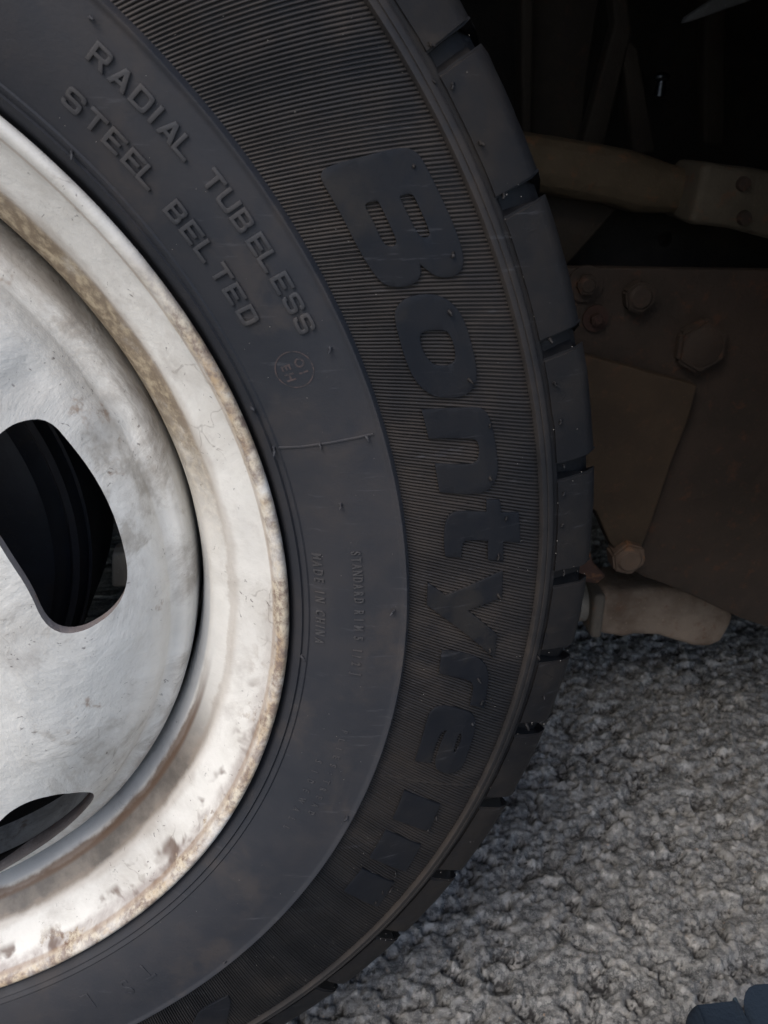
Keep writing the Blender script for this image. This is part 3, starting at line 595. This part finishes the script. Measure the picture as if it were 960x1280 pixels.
# mould seams: thin raised lines
def seam(pts, w, h, name='mould_seam', mat=M_side):
    v = []; f = []
    for i, (r, th) in enumerate(pts):
        for q, hh in ((-1, -.0001), (-.4, h), (.4, h), (1, -.0001)): v.append(pol(r, R(th)+q*w/r, interp(BASE, r)-hh))
    for i in range(len(pts)-1):
        for q in range(3): a = i*4+q; f.append((a, a+4, a+5, a+1))
    wpart(name, from_np(name, v, f), mat, tyre)
seam([(.1975+.0305*i/30, 74.6+.35*i/30) for i in range(31)], .00045, .0004)
seam([(.2325+.045*i/30, 108.4+1.2*i/30) for i in range(31)], .0004, RIBH+.0001, mat=M_rib)
for a0_, b0_, c0_ in ((83.9, 84.7, 85.6), (92.2, 92.9, 93.8), (98.6, 99.2, 100.0), (76.0, 76.7, 77.6)):
    seam([(.2868, a0_), (.2890, (a0_*2+b0_)/3), (.2925, b0_), (.2890, (c0_*2+b0_)/3), (.2868, c0_)], .00035, .0003, mat=M_tread)
seam([(.2840+.0115*i/12, 66.8+.4*i/12) for i in range(13)], .0004, .0003, mat=M_tread)
# tread blocks on the shoulder
BO = [(.2836,.0030),(.2862,.0034),(.290,.0043),(.2950,.0060),(.2968,.0074),(.2988,.0105),(.3004,.017),(.3018,.030),(.3024,.047)]
BI = [(.2834,.0070),(.2850,.0090),(.2890,.0105),(.2930,.0135),(.2942,.0150),(.2955,.0180),(.2960,.022),(.2965,.030),(.2965,.047)]
starts = [47.6, 56.2, 64.5, 73.4, 81.8, 90.0, 96.6, 103.4, 111.0, 119.5, 127.6, 135.6, 143.0]
k_ = 143.0
while k_ < 360+38: k_ += 8.06; starts.append(k_)
GAP = 1.15
for i in range(len(starts)-1):
    a0 = R(starts[i]+GAP); a1 = R(starts[i+1]); n = 8
    bm = bmesh.new(); rows = []
    for s in range(n+1):
        t = a0+(a1-a0)*s/n
        ring = []
        for q, (r, y) in enumerate(BO+BI[::-1]):
            tt = t
            if s == 0 and q >= len(BO): tt = t-R(.45)
            if q < len(BO) and r > .2985: tt = t+ (r-.2985)*3 + (y-.0105)*1.2      # grooves slant across the tread
            x, yy, z = pol(r, tt, y); ring.append(bm.verts.new((x, yy, max(z, GZ+.0012))))
        rows.append(ring)
    m_ = len(rows[0])
    for s in range(n):
        for q in range(m_): bm.faces.new((rows[s][q], rows[s][(q+1) % m_], rows[s+1][(q+1) % m_], rows[s+1][q]))
    bm.faces.new(rows[0]); bm.faces.new(rows[-1][::-1])
    bmesh.ops.recalc_face_normals(bm, faces=bm.faces)
    es = [e for e in bm.edges if e.calc_face_angle(0) > R(45) and max(v.co.y for v in e.verts) < .046]
    for v_ in bm.verts:
        if v_.co.y < .02: v_.co += Vector((noise.noise(v_.co*150), noise.noise(v_.co*150+Vector((5, 5, 5))), noise.noise(v_.co*150+Vector((9, 1, 5)))))*.00022
    bmesh.ops.bevel(bm, geom=es, offset=.0007, segments=2, affect='EDGES', clamp_overlap=True)
    wpart('tread_block', bm_mesh(bm, 'tread_block', 40), M_tread, tyre)
# rubber vent spews
for i, (r, th) in enumerate(POS_spew):
    ln = random.uniform(.0008, .0024) if r > .232 else random.uniform(.0014, .0028); rad = random.uniform(.00045, .00065)
    base = Vector(pol(r, R(th), interp(BASE, r)-(.0010 if .232 < r < .277 else 0)))
    rdir = Vector((math.sin(R(th)), 0, math.cos(R(th)))); tdir = Vector((math.cos(R(th)), 0, -math.sin(R(th))))
    ang = random.uniform(-.9, .9); lean = random.uniform(.5, 1.5)
    d = (Vector((0, -1, 0))+(tdir*math.cos(ang)+rdir*math.sin(ang))*lean).normalized()
    bm = bmesh.new(); P = [base-Vector((0, -.0003, 0)), base+Vector((0, -.0006, 0)), base+Vector((0, -.0006, 0))+d*ln*.5, base+Vector((0, -.0006, 0))+(d+Vector((0, .25, 0))).normalized()*ln]
    prev = None
    for q, p in enumerate(P):
        ax = (P[min(q+1, 3)]-P[max(q-1, 0)]).normalized(); u_ = ax.orthogonal().normalized(); w_ = ax.cross(u_)
        rg = [bm.verts.new(p+(u_*math.cos(a)+w_*math.sin(a))*rad*(1.25, 1, .9, .55)[q]) for a in np.linspace(0, 2*math.pi, 7)[:-1]]
        if prev:
            for a in range(6): bm.faces.new((prev[a], prev[(a+1) % 6], rg[(a+1) % 6], rg[a]))
        prev = rg
    bm.faces.new(prev)
    wpart('vent_spew', bm_mesh(bm, 'vent_spew', 60), M_tread if r > .232 else M_side, tyre)
# pale grit sticking to the rubber
v = []; f = []
def grit(r, th, s):
    c = Vector(pol(r, R(th), interp(BASE, r)-(.0008 if .232 < r < .277 else 0)-s*.3)); b = len(v)
    for d in ((1, 0, 0), (-.9, .1, 0), (0, 1, .1), (0, -1, 0), (0, .1, 1), (.1, 0, -1)): v.append(tuple(c+Vector(d)*s*random.uniform(.6, 1.2)))
    for q in ((0, 2, 4), (2, 1, 4), (1, 3, 4), (3, 0, 4), (2, 0, 5), (1, 2, 5), (3, 1, 5), (0, 3, 5)): f.append(tuple(b+a for a in q))
for i in range(420):
    th = random.uniform(44, 145); cl_ = random.random()
    if cl_ < .55: grit(random.uniform(.284, .298), th, random.uniform(.00010, .00026))
    elif cl_ < .85: grit(random.uniform(.236, .278), th, random.uniform(.00008, .00018))
    else: grit(random.uniform(.198, .23), th, random.uniform(.00007, .00014))
kg = NB('grit', .8, .3); kg.color((.34, .32, .29))
wpart('grit_specks', from_np('grit_specks', v, f, 10), kg.m, tyre, 'stuff')

# rim: flange lip, bead seat, drop centre, far side
rim_prof = [(.1905,.0040),(.1921,.0016),(.1925,-.0002),(.1920,-.0016),(.1908,-.0023),(.1894,-.0018),(.1884,-.0006),(.1876,.0010),(.1868,.0026),(.1852,.0046),(.1820,.0072),(.1785,.0098),(.1757,.0120),(.1741,.0132),(.1733,.0142),(.1726,.0152),(.1708,.0168),(.1688,.0190),(.1670,.0206),(.1660,.0214),(.1650,.0232),(.1636,.0262),(.1624,.0295),(.1614,.0340),(.1608,.0420),(.1605,.060),(.1605,.085),(.1605,.110),(.170,.125),(.176,.145),(.186,.156),(.192,.160),
 (.1935,.1640),(.1935,.1655),(.1860,.1620),(.1790,.1520),(.1730,.1300),(.1655,.1140),(.1640,.0850),(.1640,.0500),(.1650,.0370),(.1680,.0280),(.1720,.0220),(.1775,.0185),(.1785,.0150),(.1805,.0125),(.1850,.0080),(.1890,.0050)]
me = revolve('rim', rim_prof, 480, angle=60)
for vtx in me.vertices:
    n_ = noise.noise(vtx.co*18)*.00045+noise.noise(vtx.co*55)*.00014
    if vtx.co.y < .05: vtx.co.y += n_; rr_ = math.hypot(vtx.co.x, vtx.co.z); s_ = 1+n_*.6/rr_; vtx.co.x *= s_; vtx.co.z *= s_
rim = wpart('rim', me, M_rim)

# disc with vent holes
DO = [(.034,.030),(.060,.030),(.066,.026),(.074,.010),(.082,-.006),(.090,-.0115),(.100,-.0125),(.110,-.0112),(.120,-.0085),(.128,-.0052),(.135,-.0010),(.141,.0040),(.1460,.0090),(.1488,.0132),(.1503,.0170),(.1510,.0196),(.1524,.0210),(.1543,.0218),(.1565,.0228),(.1582,.0252),(.1592,.0290),(.1596,.0340),(.1595,.045),(.1596,.065)]
th_ = .0034
DI = []
for i, (r, y) in enumerate(DO):
    a = DO[max(i-1, 0)]; b = DO[min(i+1, len(DO)-1)]; tx, ty = b[0]-a[0], b[1]-a[1]; l_ = math.hypot(tx, ty); DI.append((r-ty/l_*th_, y+tx/l_*th_))
def dense(P, k=3):
    o = []
    for i in range(len(P)-1):
        for j in range(k): o.append(tuple(P[i][q]+(P[i+1][q]-P[i][q])*j/k for q in (0, 1)))
    o.append(P[-1]); return o
me = revolve('disc', dense(DO)+dense(DI)[::-1], 300, angle=50)
HS = []
cut = bmesh.new()
for kq in range(6):
    sh_ = -63+63*0 if False else 0
    ang = {0: 0, 1: 63.5}.get(kq, 0)+(0 if kq < 2 else 63.5+59.1*(kq-1))
    dr2 = .003 if kq == 1 else 0
    HL = [(r, t) for r, t in HOLE]+[(.112, 70.5), (.1145, 65.8), (.121, 62.6)]
    H2 = [(.1195,133.9),(.1198,130.4),(.1239,127.0),(.1317,125.2),(.1424,126.0),(.1472,128.6),(.1485,134),(.1485,141),(.1475,149),(.143,155),(.135,158),(.125,157),(.119,151),(.118,143)]
    lp = chaikin([(r, t+ang) for r, t in HL] if kq != 1 else H2, 2)
    # taper slightly so the wall of the hole shows
    ra = sum(p[0] for p in lp)/len(lp)
    a_ = [cut.verts.new(pol(r, R(t), -.05)) for r, t in lp]; b_ = [cut.verts.new(pol(r, R(t), .045)) for r, t in lp]
    n = len(lp)
    for i in range(n): cut.faces.new((a_[i], a_[(i+1) % n], b_[(i+1) % n], b_[i]))
    cut.faces.new(a_[::-1]); cut.faces.new(b_)
cm = bm_mesh(cut, 'cutter'); co_ = link('cutter', cm)
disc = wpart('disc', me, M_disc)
DENTS = [(.1415,58.0,.0045,.0022),(.147,66.0,.004,-.0012),(.150,70.5,.0035,.0014),(.138,54,.006,-.0014),(.148,101,.006,.0010),(.132,108,.009,.0012),(.126,116,.006,-.0010),(.151,84,.004,.0009),(.153,112,.004,-.0008)]
for vtx in me.vertices:
    c_ = vtx.co; n_ = noise.noise(c_*13)*.0012+noise.noise(c_*40+Vector((3, 1, 7)))*.00035
    if c_.y < .03:
        for (rd, td, sd, am) in DENTS: n_ += am*math.exp(-((c_.x-rd*math.sin(R(td)))**2+(c_.z-rd*math.cos(R(td)))**2)/(2*sd*sd))
        c_.y += n_
bo = disc.modifiers.new('b', 'BOOLEAN'); bo.operation = 'DIFFERENCE'; bo.solver = 'EXACT'; bo.object = co_
dg = bpy.context.evaluated_depsgraph_get(); dg.update()
nm = bpy.data.meshes.new_from_object(disc.evaluated_get(dg)); disc.modifiers.clear(); disc.data = nm; bpy.data.objects.remove(co_)
bm = bmesh.new(); bm.from_mesh(nm); bmesh.ops.remove_doubles(bm, verts=bm.verts, dist=2e-5)
bmesh.ops.dissolve_degenerate(bm, edges=bm.edges, dist=1e-5)
es = [e for e in bm.edges if len(e.link_faces) == 2 and e.calc_face_angle(0) > R(50)]
try: bmesh.ops.bevel(bm, geom=es, offset=.0007, segments=2, affect='EDGES', clamp_overlap=True)
except Exception as ex: print('bevel', ex)
bm.to_mesh(nm); bm.free(); finish(nm, 45)
if not nm.materials: nm.materials.append(M_disc)
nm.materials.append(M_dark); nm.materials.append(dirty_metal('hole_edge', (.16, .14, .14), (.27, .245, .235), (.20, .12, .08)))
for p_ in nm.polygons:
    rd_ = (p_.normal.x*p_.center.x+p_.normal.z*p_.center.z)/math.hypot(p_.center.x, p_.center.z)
    if p_.normal.y > .03 or (rd_ < -.3 and p_.center.y > .022 and abs(p_.normal.y) >= .02) or p_.center.y > .05: p_.material_index = 1  # back faces coloured near black: painted shade behind the vent holes
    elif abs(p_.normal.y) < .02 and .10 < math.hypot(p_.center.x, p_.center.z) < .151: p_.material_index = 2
# hub and wheel nuts (left of the frame)
wpart('hub_cap', revolve('hub_cap', [(.0005,-.004),(.020,-.003),(.027,.002),(.030,.012),(.031,.046),(.0005,.046)], 64), M_drum)
for i in range(5):
    a = 2*math.pi*i/5+.3; o = hexnut('wheel_nut', .049*math.sin(a), .024, .049*math.cos(a), .0095, .014, None, M_drum); o.parent = wheel; o.matrix_parent_inverse = Matrix.Translation((0, 0, -GZ))

# ---------------------------------------------------------------- blue denim cuff at the lower right
kj = NB('denim', .85, .2)
wv = kj.n('ShaderNodeTexWave'); wv.inputs['Scale'].default_value = 420; wv.inputs['Distortion'].default_value = .6; kj.l(kj.tc, wv.inputs['Vector'])
cj = kj.mix(kj.rng(kj.noise(28, 4), .35, .65), (.007, .012, .020), (.014, .022, .033))
cj = kj.mix(kj.math('MULTIPLY', wv.outputs['Fac'], .25), cj, (.022, .036, .055)); kj.color(cj); kj.bump(kj.noise(500, 3), .0006, .6)
km2 = NB('denim_seam', .8, .2); km2.color((.035, .052, .068))
cuff = empty('trouser_cuff', (.39, -.06, GZ)); tag(cuff, 'blue denim trouser cuff with a pale seam in the lower right corner', 'trousers')
def cloth(name, x0, x1, ytop, ztop, m, ph):
    # one half of the trouser leg: a flattened tube hanging from the shin to the ground
    nu, nv = 40, 34; v = []; f = []
    for j in range(nv+1):
        w = j/nv
        for i in range(nu):
            a = 2*math.pi*i/nu
            x = (x0+x1)/2+(x1-x0)/2*math.copysign(abs(math.cos(a))**.35, math.cos(a))*(1-.06*(1-w)**3)-.004*w*0+.004*math.sin(w*6+ph)*math.sin(a*2)
            dep = .030
            y = ytop-dep+dep*math.copysign(abs(math.sin(a))**.5, math.sin(a))-.05*w*0+.002*math.sin(w*17+a*3+ph)
            z = ztop-(ztop-GZ-.004)*w+.003*math.sin(a*3+ph)*(1-w)
            v.append((x, y, z))
    for j in range(nv):
        for i in range(nu): f.append((j*nu+i, j*nu+(i+1) % nu, (j+1)*nu+(i+1) % nu, (j+1)*nu+i))
    f.append(tuple(range(nu))[::-1])
    return from_np(name, v, f, 50)
keep(link('denim_panel', cloth('denim_panel', .3570, .3775, -.020, -.2080, kj.m, 0), kj.m), cuff)
keep(link('denim_panel', cloth('denim_panel', .3792, .44, -.018, -.2090, kj.m, 2), kj.m), cuff)
bm = bmesh.new(); box(bm, (.3783, -.048, -.2555), (.0016, .058, .092), bev=.0008); keep(link('seam', bm_mesh(bm, 'seam'), km2.m), cuff)
